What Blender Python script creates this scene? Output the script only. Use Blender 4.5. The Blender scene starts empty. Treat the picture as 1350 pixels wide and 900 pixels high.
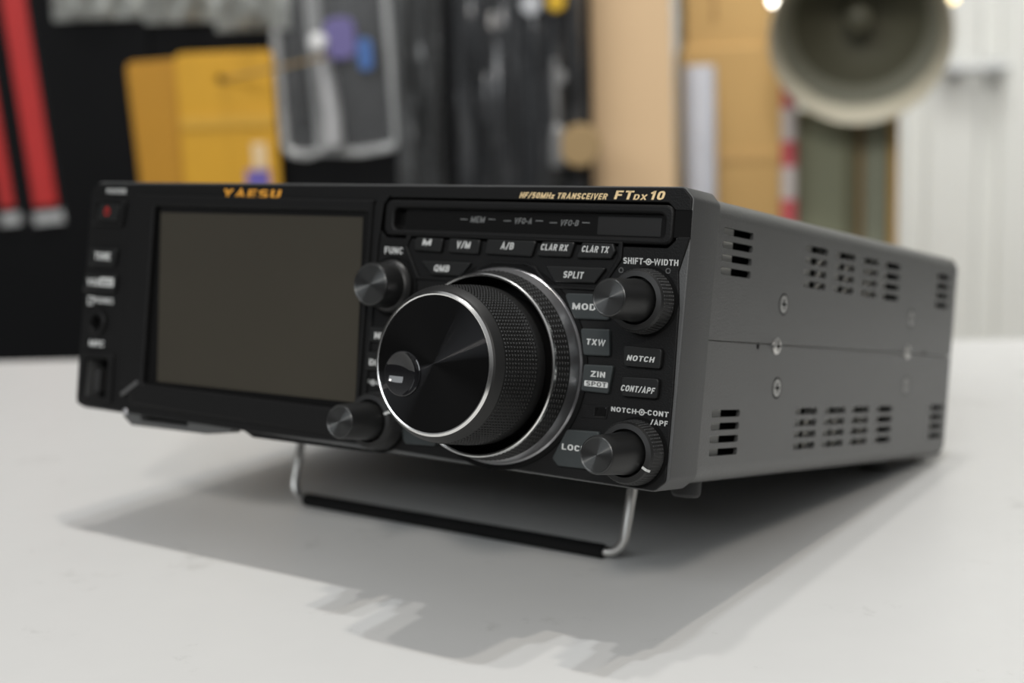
import bpy, math, random
from mathutils import Vector, Matrix, noise
random.seed(7)
S = 0.001                       # radio is modelled in millimetres
TOP = 0.75                      # table top height
scene = bpy.context.scene
col = scene.collection

# ------------------------------------------------------------------ survey
# camera measured in the radio's own frame (x right, y back, z up, mm) and in the room
TILT = math.radians(10.578)
C_R = Vector((467.281, -387.022, 48.092))
FWD_R = Vector((-0.558377, 0.829454, -0.014908)).normalized()
DWN_R = Vector((0.070023, 0.029218, -0.997117)).normalized()
RGT_R = DWN_R.cross(FWD_R).normalized()
FPX = 1915.5
ORG = Vector((0, 0, TOP + 0.0486))           # radio's lower front left corner in the room
W = Matrix.Rotation(math.radians(-30), 3, 'Z') @ Matrix.Rotation(-TILT, 3, 'X')   # radio frame -> room
CAM = ORG + (W @ C_R) * S
FWD, DWN, RGT = W @ FWD_R, W @ DWN_R, W @ RGT_R


def pt(px, py, y=0.0):
    """a point of the radio's front at depth y, as (x, z) in mm"""
    d = FWD_R + RGT_R * ((px - 675) / FPX) + DWN_R * ((py - 450) / FPX)
    t = (y - C_R.y) / d.y
    q = C_R + d * t
    return (q.x, q.z)


def sd(px, py):
    """a point of the radio's right side, as (y, z) in mm"""
    d = FWD_R + RGT_R * ((px - 675) / FPX) + DWN_R * ((py - 450) / FPX)
    q = C_R + d * ((266 - C_R.x) / d.x)
    return (q.y, q.z)


ROOM = 0.0
U = Vector((math.cos(ROOM), math.sin(ROOM), 0))
V = Vector((-math.sin(ROOM), math.cos(ROOM), 0))


def bg(px, py, v):
    """a point of the room on the vertical plane at distance v behind the table's middle -> (u, z)"""
    d = FWD + RGT * ((px - 675) / FPX) + DWN * ((py - 450) / FPX)
    q = CAM + d * ((v - CAM.dot(V)) / d.dot(V))
    return (q.dot(U), q.z)


def room(u, v, z):
    return U * u + V * v + Vector((0, 0, z))


# ------------------------------------------------------------------ materials
def mat(name, c, rough=0.5, metal=0.0, spec=0.5, nscale=None, namt=0.15, bump=0.0, bscale=None,
        coat=0.0, emit=0.0, aniso=0.0, alpha=1.0, trans=0.0, tang=None, sheen=0.0):
    m = bpy.data.materials.new(name)
    m.use_nodes = True
    nt = m.node_tree
    b = nt.nodes['Principled BSDF']
    if len(c) == 3: c = (*c, 1)
    b.inputs['Base Color'].default_value = c
    b.inputs['Roughness'].default_value = rough
    b.inputs['Metallic'].default_value = metal
    b.inputs['Specular IOR Level'].default_value = spec
    b.inputs['Coat Weight'].default_value = coat
    b.inputs['Coat Roughness'].default_value = 0.08
    b.inputs['Alpha'].default_value = alpha
    b.inputs['Transmission Weight'].default_value = trans
    if emit:
        b.inputs['Emission Color'].default_value = c
        b.inputs['Emission Strength'].default_value = emit
    tc = nt.nodes.new('ShaderNodeTexCoord')
    if nscale:
        n = nt.nodes.new('ShaderNodeTexNoise'); n.inputs['Scale'].default_value = nscale
        n.inputs['Detail'].default_value = 4
        nt.links.new(tc.outputs['Object'], n.inputs['Vector'])
        r = nt.nodes.new('ShaderNodeMix'); r.data_type = 'RGBA'
        r.inputs[6].default_value = tuple(max(0, x * (1 - namt)) for x in c[:3]) + (1,)
        r.inputs[7].default_value = tuple(min(1, x * (1 + namt)) for x in c[:3]) + (1,)
        nt.links.new(n.outputs['Fac'], r.inputs[0])
        nt.links.new(r.outputs[2], b.inputs['Base Color'])
    if bump:
        n = nt.nodes.new('ShaderNodeTexNoise'); n.inputs['Scale'].default_value = bscale or 800
        n.inputs['Detail'].default_value = 2
        nt.links.new(tc.outputs['Object'], n.inputs['Vector'])
        bp = nt.nodes.new('ShaderNodeBump'); bp.inputs['Strength'].default_value = bump
        bp.inputs['Distance'].default_value = 0.0004
        nt.links.new(n.outputs['Fac'], bp.inputs['Height'])
        nt.links.new(bp.outputs['Normal'], b.inputs['Normal'])
    if aniso:
        b.inputs['Anisotropic'].default_value = aniso
        t = nt.nodes.new('ShaderNodeTangent'); t.direction_type = 'RADIAL'; t.axis = tang or 'Y'
        nt.links.new(t.outputs['Tangent'], b.inputs['Tangent'])
    return m


def srgb(r, g, b):
    f = lambda v: (v / 255 / 12.92) if v / 255 <= 0.04045 else ((v / 255 + 0.055) / 1.055) ** 2.4
    return (f(r), f(g), f(b))


M = dict(
    case=mat('powder_coated_steel', (0.055, 0.056, 0.055), 0.34, spec=0.85, bump=0.35, bscale=1500, nscale=900, namt=0.10),
    bezel=mat('grey_moulded_plastic', (0.060, 0.061, 0.061), 0.48, bump=0.25, bscale=1800),
    panel=mat('black_moulded_plastic', (0.0058, 0.0058, 0.0059), 0.48, bump=0.25, bscale=1800, spec=0.16),
    groove=mat('black_recess_plastic', (0.004, 0.004, 0.004), 0.6, spec=0.08),
    button=mat('charcoal_button_rubber', (0.0095, 0.0098, 0.0098), 0.42, spec=0.25),
    button_grey=mat('grey_button_rubber', (0.028, 0.033, 0.034), 0.55, spec=0.3, nscale=300, namt=0.15),
    knob=mat('black_knob_rubber', (0.0125, 0.0125, 0.0125), 0.46, spec=0.38),
    knob_plain=mat('dark_anodised_aluminium', (0.009, 0.0092, 0.0092), 0.42, spec=0.4),
    spun=mat('spun_black_metal', (0.003, 0.003, 0.003), 0.35, spec=0.06),
    spun_small=mat('spun_grey_metal', (0.012, 0.012, 0.012), 0.35, spec=0.3),
    chrome=mat('polished_metal', (0.80, 0.80, 0.79), 0.2, metal=1.0),
    silver=mat('satin_silver_metal', (0.62, 0.62, 0.64), 0.36, metal=1.0),
    steel=mat('bright_wire_steel', (0.62, 0.61, 0.59), 0.28, metal=1.0),
    dimple=mat('glossy_black_lacquer', (0.008, 0.008, 0.009), 0.06, spec=0.55),
    glass=mat('glossy_black_window', (0.004, 0.004, 0.004), 0.10, spec=0.5),
    lcd=mat('switched_off_display', (0.038, 0.034, 0.026), 0.24, spec=0.5, nscale=14, namt=0.10),
    foam=mat('black_foam_sleeve', (0.006, 0.006, 0.006), 0.85, bump=0.6, bscale=900, spec=0.2),
    rubber=mat('dark_rubber', (0.020, 0.020, 0.020), 0.7),
    white=mat('white_print', (0.52, 0.53, 0.52), 0.6),
    dimprint=mat('grey_print', (0.16, 0.165, 0.165), 0.6),
    screw=mat('dull_screw_steel', (0.42, 0.42, 0.41), 0.38, metal=0.9),
    gold=mat('gold_print', srgb(214, 150, 48), 0.45),
    palegold=mat('pale_gold_print', srgb(224, 198, 150), 0.45),
    red=mat('red_print', srgb(150, 18, 12), 0.5),
    darkprint=mat('dark_print', (0.03, 0.033, 0.034), 0.6),
    bracket=mat('zinc_bracket', (0.60, 0.60, 0.57), 0.5),
)


def spin(m, color, rough, an, fac):
    """fine concentric turning marks: a glossy lobe stretched across the marks"""
    nt = m.node_tree
    b = nt.nodes['Principled BSDF']; outn = [n for n in nt.nodes if n.type == 'OUTPUT_MATERIAL'][0]
    g = nt.nodes.new('ShaderNodeBsdfAnisotropic')
    g.inputs['Color'].default_value = (*color, 1); g.inputs['Roughness'].default_value = rough; g.inputs['Anisotropy'].default_value = an
    t = nt.nodes.new('ShaderNodeTangent'); t.direction_type = 'RADIAL'; t.axis = 'Y'
    nt.links.new(t.outputs['Tangent'], g.inputs['Tangent'])
    mxs = nt.nodes.new('ShaderNodeMixShader'); mxs.inputs[0].default_value = fac
    nt.links.new(b.outputs[0], mxs.inputs[1]); nt.links.new(g.outputs[0], mxs.inputs[2]); nt.links.new(mxs.outputs[0], outn.inputs['Surface'])


spin(M['spun'], (0.085, 0.085, 0.09), 0.35, 0.985, 0.15)
spin(M['spun_small'], (0.30, 0.31, 0.31), 0.40, 0.75, 0.16)


# ------------------------------------------------------------------ mesh helpers
class MB:
    def __init__(self):
        self.v, self.f, self.mi, self.ms = [], [], [], []

    def midx(self, m):
        if m not in self.ms: self.ms.append(m)
        return self.ms.index(m)

    def add(self, vs, fs, m):
        o = len(self.v); k = self.midx(m)
        self.v += [tuple(p) for p in vs]
        self.f += [tuple(i + o for i in f) for f in fs]
        self.mi += [k] * len(fs)
        return self

    def build(self, name, parent=None, scale=S, label=None, smooth=30, loc=None, rotz=0.0, kind=None):
        me = bpy.data.meshes.new(name)
        me.from_pydata([(a * scale, b * scale, c * scale) for a, b, c in self.v], [], self.f)
        for m in self.ms: me.materials.append(m)
        me.polygons.foreach_set('material_index', self.mi)
        me.update()
        me.shade_smooth()
        me.set_sharp_from_angle(angle=math.radians(smooth))
        o = bpy.data.objects.new(name, me)
        col.objects.link(o)
        if parent: o.parent = parent
        if label: o['label'] = label
        if kind: o['kind'] = kind
        if loc is not None: o.location = loc
        o.rotation_euler.z = rotz
        return o


def box(mb, a, b, m):
    (x0, y0, z0), (x1, y1, z1) = a, b
    mb.add([(x0, y0, z0), (x1, y0, z0), (x1, y1, z0), (x0, y1, z0), (x0, y0, z1), (x1, y0, z1), (x1, y1, z1), (x0, y1, z1)],
           [(0, 3, 2, 1), (4, 5, 6, 7), (0, 1, 5, 4), (1, 2, 6, 5), (2, 3, 7, 6), (3, 0, 4, 7)], m)


def rounded(pts, r, n=4):
    """round every corner of a polygon; r may be a list"""
    out = []
    L = len(pts)
    for i, p in enumerate(pts):
        rr = r[i] if isinstance(r, (list, tuple)) else r
        p = Vector(p); a = Vector(pts[i - 1]); b = Vector(pts[(i + 1) % L])
        if rr <= 0:
            out.append(tuple(p)); continue
        da, db = (a - p), (b - p)
        la, lb = da.length, db.length
        da.normalize(); db.normalize()
        ang = max(0.05, da.angle(db))
        t = min(rr / math.tan(ang / 2), la * 0.48, lb * 0.48)
        s, e = p + da * t, p + db * t
        for k in range(n + 1):
            f = k / n
            q = s.lerp(p, f).lerp(p.lerp(e, f), f)
            out.append(tuple(q))
    return out


def rect(x0, z0, x1, z1, r=0.0, n=4):
    return rounded([(x0, z0), (x1, z0), (x1, z1), (x0, z1)], r, n)


def circle(cx, cz, r, n=24):
    return [(cx + r * math.cos(2 * math.pi * k / n), cz + r * math.sin(2 * math.pi * k / n)) for k in range(n)]


def eval_mesh(ob):
    dg = bpy.context.evaluated_depsgraph_get()
    ev = ob.evaluated_get(dg)
    me = ev.to_mesh()
    vs = [v.co.copy() for v in me.vertices]
    fs = [tuple(p.vertices) for p in me.polygons]
    ev.to_mesh_clear()
    return vs, fs


def plate(mb, outer, holes, d0, d1, m, bevel=0.0, res=1, axis='y'):
    """a plate with holes: front face at d0 (towards -y, or +x for axis x), back at d1"""
    cu = bpy.data.curves.new('tmp', 'CURVE'); cu.dimensions = '2D'; cu.fill_mode = 'BOTH'
    th = abs(d1 - d0)
    cu.extrude = max(th / 2 - bevel, 0.0)
    cu.bevel_depth = bevel; cu.bevel_resolution = res; cu.offset = -bevel
    for ring in [outer] + list(holes):
        sp = cu.splines.new('POLY'); sp.points.add(len(ring) - 1); sp.use_cyclic_u = True
        for k, (a, b) in enumerate(ring): sp.points[k].co = (a, b, 0, 1)
    ob = bpy.data.objects.new('tmp', cu); col.objects.link(ob)
    vs, fs = eval_mesh(ob)
    bpy.data.objects.remove(ob); bpy.data.curves.remove(cu)
    mid = (d0 + d1) / 2
    if axis == 'y': vs = [(p.x, mid - p.z, p.y) for p in vs]
    else: vs = [(mid + p.z, p.x, p.y) for p in vs]
    mb.add(vs, fs, m)



def arc(cx, cy, rx, ry, a0, a1, n=8):
    return [(cx + rx * math.cos(math.radians(a0 + (a1 - a0) * k / n)), cy + ry * math.sin(math.radians(a0 + (a1 - a0) * k / n))) for k in range(n + 1)]


def glyphs(w, T):
    """grotesque capitals as centre lines in a cell w wide and 1 high; T is the stroke width"""
    h = T / 2
    l, r, b, t = h, w - h, h, 1 - h
    m = 0.5
    cx, rx = w / 2, w / 2 - h
    q = min(rx, 0.27)                               # corner radius of round letters
    bowl = lambda y0, y1, x0, x1: [(x0, y0), (x1 - (y1 - y0) * 0.4, y0)] + arc(x1 - min((y1 - y0) / 2, x1 - x0), (y0 + y1) / 2, min((y1 - y0) / 2, x1 - x0), (y1 - y0) / 2, -90, 90)[1:-1] + [(x1 - (y1 - y0) * 0.4, y1), (x0, y1)]
    oval = arc(cx, t - q * 1.25, rx, q * 1.25, 0, 180, 10) + arc(cx, b + q * 1.25, rx, q * 1.25, 180, 360, 10)
    cee = arc(cx, t - q * 1.25, rx, q * 1.25, 20, 180, 9) + arc(cx, b + q * 1.25, rx, q * 1.25, 180, 340, 9)
    ess = arc(cx, (t + m) / 2, rx, (t - m) / 2, 22, 180, 8) + arc(cx, (t + m) / 2, rx, (t - m) / 2, 180, 262, 4)[1:] + \
        arc(cx, (b + m) / 2, rx, (m - b) / 2, 82, 0, 4)[0:] + arc(cx, (b + m) / 2, rx, (m - b) / 2, 0, -158, 8)[1:]
    return {
        'A': [[(h * 0.9, 0), (cx, 1 - h * 0.6), (w - h * 0.9, 0)], [(w * 0.2, 0.30), (w * 0.8, 0.30)]],
        'B': [[(l, 0), (l, 1)], bowl(m + 0.01, t, l, r - 0.03), bowl(b, m + 0.01, l, r)],
        'C': [cee], 'D': [[(l, 0), (l, 1)], [(l, b), (cx, b)] + arc(cx, b + 0.3, rx, 0.3, -90, 0, 5)[1:] + arc(cx, t - 0.3, rx, 0.3, 0, 90, 5) + [(l, t)]],
        'E': [[(l, 0), (l, 1)], [(l, b), (w, b)], [(l, m), (w * 0.92, m)], [(l, t), (w, t)]],
        'F': [[(l, 0), (l, 1)], [(l, m), (w * 0.9, m)], [(l, t), (w, t)]],
        'H': [[(l, 0), (l, 1)], [(r, 0), (r, 1)], [(l, m), (r, m)]],
        'I': [[(cx, 0), (cx, 1)]],
        'K': [[(l, 0), (l, 1)], [(l, 0.36), (w - h, 1)], [(w * 0.40, 0.55), (w - h * 0.6, 0)]],
        'L': [[(l, 0), (l, 1)], [(l, b), (w, b)]],
        'M': [[(l, 0), (l, 1)], [(r, 0), (r, 1)], [(l, 1 - h * 0.3), (cx, 0.12), (r, 1 - h * 0.3)]],
        'N': [[(l, 0), (l, 1)], [(r, 0), (r, 1)], [(l, 1 - h * 0.5), (r, h * 0.5)]],
        'O': [oval + [oval[0]]], 'P': [[(l, 0), (l, 1)], bowl(m - 0.05, t, l, r)],
        'Q': [oval + [oval[0]], [(cx + 0.03, 0.28), (w, -0.04)]],
        'R': [[(l, 0), (l, 1)], bowl(m, t, l, r), [(w * 0.5, m), (r, 0)]],
        'S': [ess], 'T': [[(cx, 0), (cx, 1)], [(0, t), (w, t)]],
        'U': [[(l, 1), (l, b + q * 1.2)] + arc(cx, b + q * 1.2, rx, q * 1.2, 180, 360, 10)[1:] + [(r, 1)]],
        'V': [[(h * 0.9, 1), (cx, h * 0.6), (w - h * 0.9, 1)]],
        'W': [[(h * 0.8, 1), (w * 0.27, h * 0.6), (cx, 0.93), (w * 0.73, h * 0.6), (w - h * 0.8, 1)]],
        'X': [[(h * 0.8, 0), (w - h * 0.8, 1)], [(h * 0.8, 1), (w - h * 0.8, 0)]],
        'Y': [[(h * 0.7, 1), (cx, 0.44), (w - h * 0.7, 1)], [(cx, 0), (cx, 0.46)]],
        'Z': [[(0.02, t), (r, t), (l, b), (w, b)]],
        'z': [[(0.0, 0.66 - h), (r, 0.66 - h), (l, b), (w, b)]],
        '/': [[(h * 0.5, -0.03), (w - h * 0.5, 1.03)]],
        '-': [[(0, 0.42), (w, 0.42)]],
        '1': [[(cx + 0.08, 0), (cx + 0.08, 1)], [(cx + 0.08, 0.93), (0.06, 0.70)]],
        '5': [[(w * 0.92, t), (l + 0.03, t), (l, 0.52)] + arc(cx - 0.01, 0.33, rx, 0.27, 140, -150, 12)],
        '0': [oval + [oval[0]]],
    }


GW = {'I': 0.2, 'M': 0.80, 'W': 0.96, '/': 0.40, '-': 0.32, '1': 0.42, 'z': 0.48, 'O': 0.66, 'Q': 0.66, 'C': 0.62, 'E': 0.54, 'F': 0.52, 'L': 0.52, 'T': 0.58,
      'A': 0.68, 'V': 0.66, 'K': 0.64, 'X': 0.66, ' ': 0.28, '5': 0.54, '0': 0.56}


def stroke(mb, pts, T, m, f):
    """a polyline as a ribbon with mitred joints; f maps the flat point to space"""
    P = [Vector(p) for p in pts]
    keep = [P[0]]
    for p in P[1:]:
        if (p - keep[-1]).length > 1e-4: keep.append(p)
    P = keep
    closed = (P[0] - P[-1]).length < 1e-3
    if closed: P = P[:-1]
    n = len(P)
    L, R = [], []
    for i in range(n):
        a = P[i - 1] if (i > 0 or closed) else None
        c = P[(i + 1) % n] if (i < n - 1 or closed) else None
        d1 = (P[i] - a).normalized() if a is not None else None
        d2 = (c - P[i]).normalized() if c is not None else None
        if d1 is None: d1 = d2
        if d2 is None: d2 = d1
        nn = Vector((-(d1 + d2).y, (d1 + d2).x))
        if nn.length < 1e-6: nn = Vector((-d1.y, d1.x))
        nn.normalize()
        k = T / 2 / max(0.38, nn.dot(Vector((-d1.y, d1.x))))
        L.append(P[i] + nn * k); R.append(P[i] - nn * k)
    vs = [f(p) for p in L] + [f(p) for p in R]
    fs = []
    for i in range(n if closed else n - 1):
        j = (i + 1) % n
        fs.append((n + i, n + j, j, i))
    mb.add(vs, fs, m)


def text(mb, s, x0, x1, z0, z1, y, m, shear=0.0, bold=0.0, spacing=1.0, thick=0.03, weight=0.165):
    T = weight + bold
    pen = 0.0
    segs = []
    for ch in s:
        w = GW.get(ch, 0.62)
        if ch != ' ':
            for st in glyphs(w, T)[ch]: segs.append([(px_ + pen, pz_) for px_, pz_ in st])
        pen += w + (0.15 * spacing if ch not in ' ' else 0.05)
    tot = pen - 0.15 * spacing
    wbox, hbox = x1 - x0, z1 - z0
    sx = (wbox - shear * hbox) / tot
    for st in segs:
        stroke(mb, st, T, m, lambda p: (x0 + p.x * sx + p.y * shear * hbox, y, z0 + p.y * hbox))


def textp(mb, s, a, b, y, m, **k):
    """lettering between two corners read on the panel: a = top left, b = bottom right"""
    (x0, z1), (x1, z0) = pt(*a, y), pt(*b, y)
    zc0 = pt(a[0], (a[1] + b[1]) / 2, y)[1]; zc1 = pt(b[0], (a[1] + b[1]) / 2, y)[1]
    h = abs(z1 - z0) - abs(zc1 - zc0) * (1 if z1 > z0 else 0) * 0.0
    text(mb, s, x0, x1, min(z0, z1), max(z0, z1), y, m, **k)


def tc(mb, s, cx, cz, w, h, y, m, **k):
    text(mb, s, cx - w / 2, cx + w / 2, cz - h / 2, cz + h / 2, y, m, **k)


def lathe(mb, prof, cx, cz, m, n=48, close=True, mats=None):
    """profile of (r, y) about an axis along y through (cx, cz)"""
    vs, fs = [], []
    for r, y in prof:
        for k in range(n):
            a = 2 * math.pi * k / n
            vs.append((cx + r * math.cos(a), y, cz + r * math.sin(a)))
    P = len(prof)
    for i in range(P - 1):
        for k in range(n):
            k2 = (k + 1) % n
            fs.append((i * n + k, i * n + k2, (i + 1) * n + k2, (i + 1) * n + k))
    if close:
        fs.append(tuple((P - 1) * n + k for k in range(n)))
        fs.append(tuple(reversed(range(n))))
    mb.add(vs, fs, m)


def knurl(mb, r0, y0, r1, y1, cx, cz, rows, n, depth, m):
    """a band of little raised studs round a knob"""
    R = rows * 4 + 1; N = n * 4          # four rings and four spokes to a stud
    vs, fs = [], []
    for i in range(R):
        f = (i // 4 + (0.0, 0.48, 0.58, 0.92)[i % 4]) / rows
        for k in range(N):
            a = 2 * math.pi * (k // 4 + (0.0, 0.40, 0.54, 0.86)[k % 4]) / n
            up = (i % 4 in (2, 3)) and (k % 4 in (2, 3))
            r = r0 + (r1 - r0) * f + (depth if up else 0.0)
            vs.append((cx + r * math.cos(a), y0 + (y1 - y0) * f, cz + r * math.sin(a)))
    for i in range(R - 1):
        for k in range(N):
            k2 = (k + 1) % N
            fs.append((i * N + k, i * N + k2, (i + 1) * N + k2, (i + 1) * N + k))
    mb.add(vs, fs, m)


def tube(mb, path, r, m, n=12, cap=True):
    path = [Vector(p) for p in path]
    vs, fs = [], []
    nrm = None
    for i, p in enumerate(path):
        d = (path[min(i + 1, len(path) - 1)] - path[max(i - 1, 0)]).normalized()
        if nrm is None:
            nrm = d.orthogonal().normalized()
        nrm = (nrm - d * nrm.dot(d)).normalized()
        b = d.cross(nrm)
        rr = r[i] if isinstance(r, (list, tuple)) else r
        for k in range(n):
            a = 2 * math.pi * k / n
            vs.append(p + (nrm * math.cos(a) + b * math.sin(a)) * rr)
    for i in range(len(path) - 1):
        for k in range(n):
            k2 = (k + 1) % n
            fs.append((i * n + k, i * n + k2, (i + 1) * n + k2, (i + 1) * n + k))
    if cap:
        fs.append(tuple(reversed(range(n))))
        fs.append(tuple((len(path) - 1) * n + k for k in range(n)))
    mb.add(vs, fs, m)


def thing(name, label, cat, loc=(0, 0, 0), rotz=0.0, group=None):
    o = bpy.data.objects.new(name, None); col.objects.link(o)
    o.empty_display_size = 0.02
    o.location = loc; o.rotation_euler = (0, 0, rotz)
    o['label'] = label; o['category'] = cat
    if group: o['group'] = group
    return o


def tag(o, label, cat, group=None):
    o['label'] = label; o['category'] = cat
    if group: o['group'] = group
    return o


# ================================================================== THE RADIO
radio = thing('radio_transceiver', 'black tabletop radio transceiver with large tuning dial, propped up on a wire stand', 'radio')
radio.location = ORG
radio.rotation_euler = (-TILT, 0, math.radians(-30))

# ---- black front plate with openings
out = rounded([(-1.6, 1.2), (40, 0.6), (95, 0.3), (150, 1.5), (200, 0.6), (262, 0.0), (265.6, 3.0), (265.9, 30), (265.7, 55), (264.6, 66),
               (266.0, 71), (267.6, 76.5), (263.6, 76.5), (262.4, 75.0), (260.2, 73.0), (152.0, 73.0), (149.4, 75.0), (149.4, 84.4), (151.6, 86.7),
               (259.6, 86.7), (262.0, 84.4), (267.2, 84.3), (267.3, 88.2), (264.3, 91.2), (150, 90.6), (2.0, 90.0), (-1.0, 87)],
              [3, 0, 0, 0, 0, 2.5, 2, 0, 0, 2, 0, 0.2, 0.5, 0.5, 1.5, 2, 2, 2, 2, 2, 1.2, 0.2, 2, 2, 0, 2, 2], 4)
lcdh = rect(33.5, 9.5, 145.5, 83.5, 2)
mic_o = [pt(112, 470), pt(143, 471), pt(139, 524), pt(107, 522)]
mic = rounded([mic_o[3], mic_o[2], mic_o[1], mic_o[0]], 2)
jx, jz = pt(129, 425)
pjack = circle(jx, jz, 3.4)
knob_wells = [circle(202.3, 33.0, 29.5, 64)]
front = MB()
plate(front, out, [lcdh, mic, pjack] + knob_wells, 0.0, 3.2, M['panel'], bevel=0.35)
# ridge that divides the display from the control field
ridge = rounded([(146.2, 1.8), (148.4, 1.8), (149.0, 70), (150.2, 84), (153, 87.6), (148.5, 87.2), (146.2, 84)], 0.6)
plate(front, ridge, [], -0.8, 1, M['panel'], bevel=0.35)
# printed lettering on the plate
Yp = -0.06
textp(front, 'YAESU', (294, 249), (370.5, 261.5), Yp, M['gold'], shear=0.25, bold=0.03)
textp(front, 'HF/50MHz TRANSCEIVER', (685, 253.2), (801.5, 263), Yp, M['palegold'], shear=0.35, bold=0.02)
textp(front, 'FT', (810, 251), (836, 263), Yp, M['palegold'], shear=0.3, bold=0.02)
textp(front, 'DX', (835, 256), (853.5, 263.5), Yp, M['palegold'], shear=0.3, bold=0.02)
textp(front, '10', (856, 251.5), (877.5, 263.5), Yp, M['palegold'], shear=0.3, bold=0.03)
textp(front, 'POWER', (141, 248.5), (166, 255.5), Yp, M['white'])
textp(front, 'MIC', (118, 447), (137, 457.5), Yp, M['white'], bold=0.02)
textp(front, 'PHONES', (123, 391), (149, 401), Yp, M['white'])
a = pt(116, 390, Yp); b = pt(122, 402, Yp)
plate(front, rect(a[0], b[1], b[0], a[1], 0.4), [rect(a[0] + 0.5, b[1] + 0.5, b[0] - 0.4, a[1] - 0.5)], -0.06, 0.0, M['white'])
textp(front, 'FUNC', (507.5, 325), (531, 335), Yp, M['white'], bold=0.01)
textp(front, 'SHIFT', (822, 339), (847, 348.5), Yp, M['white'], bold=0.01)
textp(front, 'WIDTH', (862.5, 341), (894, 350.5), Yp, M['white'], bold=0.01)
textp(front, 'NOTCH', (806, 535.5), (838.5, 545.5), Yp, M['white'], bold=0.01)
textp(front, 'CONT', (854, 540), (881, 550), Yp, M['white'], bold=0.01)
textp(front, '/APF', (858, 552.5), (880, 562), Yp, M['white'], bold=0.01)
textp(front, 'AF', (474.5, 498.5), (486, 508), Yp, M['white'], bold=0.01)
textp(front, 'RF/SQL', (498, 500), (530, 511), Yp, M['white'], bold=0.01)


def pictogram(px, py, r):
    """the little ring on a line that joins the two names of a double knob"""
    x, z = pt(px, py, Yp)
    plate(front, circle(x, z, r, 20), [circle(x, z, r * 0.66, 16)], Yp, -0.01, M['white'])
    plate(front, circle(x, z, r * 0.36, 12), [], Yp, -0.01, M['white'])
    for s in (-1, 1):
        plate(front, rect(min(x + s * r, x + s * 1.8 * r), z - 0.14, max(x + s * r, x + s * 1.8 * r), z + 0.14), [], Yp, -0.01, M['white'])


pictogram(855, 345, 1.0)
pictogram(846, 543.2, 1.0)
pictogram(491.5, 504, 1.0)
# indicator bead beside each double knob
for (px, py) in ((819, 356), (881, 357)):
    x, z = pt(px, py)
    plate(front, circle(x, z, 0.9, 12), [circle(x, z, 0.55, 12)], -0.12, 0, M['bezel'])
box(front, (262.0, 0.3, 76.2), (267.45, 1.2, 84.6), M['groove'])
front.build('front_panel', radio, label='black front plate with white and gold lettering')

# ---- the grey surround behind the plate, open at the front
bz = MB()
bo = rounded([(0.2, 0.4), (262, -0.4), (266.7, 3.6), (267.8, 88.2), (264.6, 91.6), (3, 90.8), (0, 88)], [3, 3, 3, 2.5, 2.5, 3, 2], 6)
bi = rect(3.5, 4, 262.5, 87.5, 2)
plate(bz, bo, [bi], 0.6, 18.6, M['bezel'], bevel=0.5, res=2)
box(bz, (3, 15.5, 3), (263, 18, 88), M['groove'])
# lip under the display side
lip = rounded([(88, 1.5), (88, 0.4), (94, -2.0), (150, -1.2), (182, 0.4), (182, 1.5)], [0, 0.5, 1.5, 1, 1, 0])
plate(bz, lip, [], 2.5, 14, M['panel'], bevel=0.4)
bz.build('front_surround', radio, label='dark grey plastic surround of the front')

# ---- lit-up function bar in its recess
fr = MB()
fo = rect(150.8, 73.8, 262.0, 86.0, 3.2, 6); fi = rect(155.0, 75.9, 258.8, 83.2, 2.0, 5)
plate(fr, fo, [fi], -0.5, 5.0, M['panel'], bevel=0.9, res=3)
fr.build('indicator_frame', radio)
wn = MB()
box(wn, (152, 3.0, 74.5), (261, 5.0, 85.5), M['glass'])
box(wn, (148.5, 3.6, 72.5), (267.3, 5.0, 87.2), M['groove'])
yw = 2.95
wx0, wz0 = pt(789, 285, yw); wx1, wz1 = pt(871, 309, yw)
plate(wn, rect(wx0, 76.6, wx1, wz0, 0.4), [], yw, 3.0, mat('smoked_window', (0.016, 0.016, 0.016), 0.2))
for s, px, py, w in (('MEM', 630, 289, 19), ('VFO-A', 690, 291, 24), ('VFO-B', 751, 293.5, 25)):
    textp(wn, s, (px - w / 2, py - 4.0), (px + w / 2, py + 4.4), 2.9, M['dimprint'], shear=0.25)
    for sgn in (-1, 1):
        x, z = pt(px + sgn * (w / 2 + 9), py, 2.9)
        plate(wn, rect(x - 1.4, z - 0.13, x + 1.4, z + 0.13), [], 2.9, 2.95, M['dimprint'])
wn.build('indicator_window', radio, label='dark glossy indicator window')

# ---- display
df = MB()
do = rounded([(33, 4.4), (146.2, 3.2), (146.2, 85.6), (27, 86.0), (24.5, 82), (26.0, 12.4)], [1, 0.5, 0.5, 2, 2, 1])
plate(df, do, [rect(37.6, 12.8, 144.2, 81.6, 1.0)], -1.6, 1.0, M['panel'], bevel=0.8, res=2)
# chamfer strip at the lower left corner, coloured lighter than the frame
c0, c1 = pt(159, 520, -1.7), pt(181, 503, -1.7)
dv = (Vector(c1) - Vector(c0)); nv = Vector((-dv.y, dv.x)).normalized() * 0.75
plate(df, [tuple(Vector(c0) - nv), tuple(Vector(c1) - nv), tuple(Vector(c1) + nv), tuple(Vector(c0) + nv)], [], -1.75, -0.8,
      mat('pale_edge_plastic', (0.07, 0.07, 0.07), 0.4), bevel=0.2)
df.build('display_frame', radio)
gl = MB()
plate(gl, rect(35, 10.5, 145.2, 83, 1), [], 0.4, 2.4, M['glass'])
sc_o = [pt(212, 280, 0.3), pt(478.5, 286, 0.3), pt(468.5, 530.5, 0.3), pt(207, 502.5, 0.3)]
plate(gl, [sc_o[3], sc_o[2], sc_o[1], sc_o[0]], [], 0.33, 0.4, M['lcd'])
gl.build('display_screen', radio, label='blank brownish grey display screen')

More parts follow.
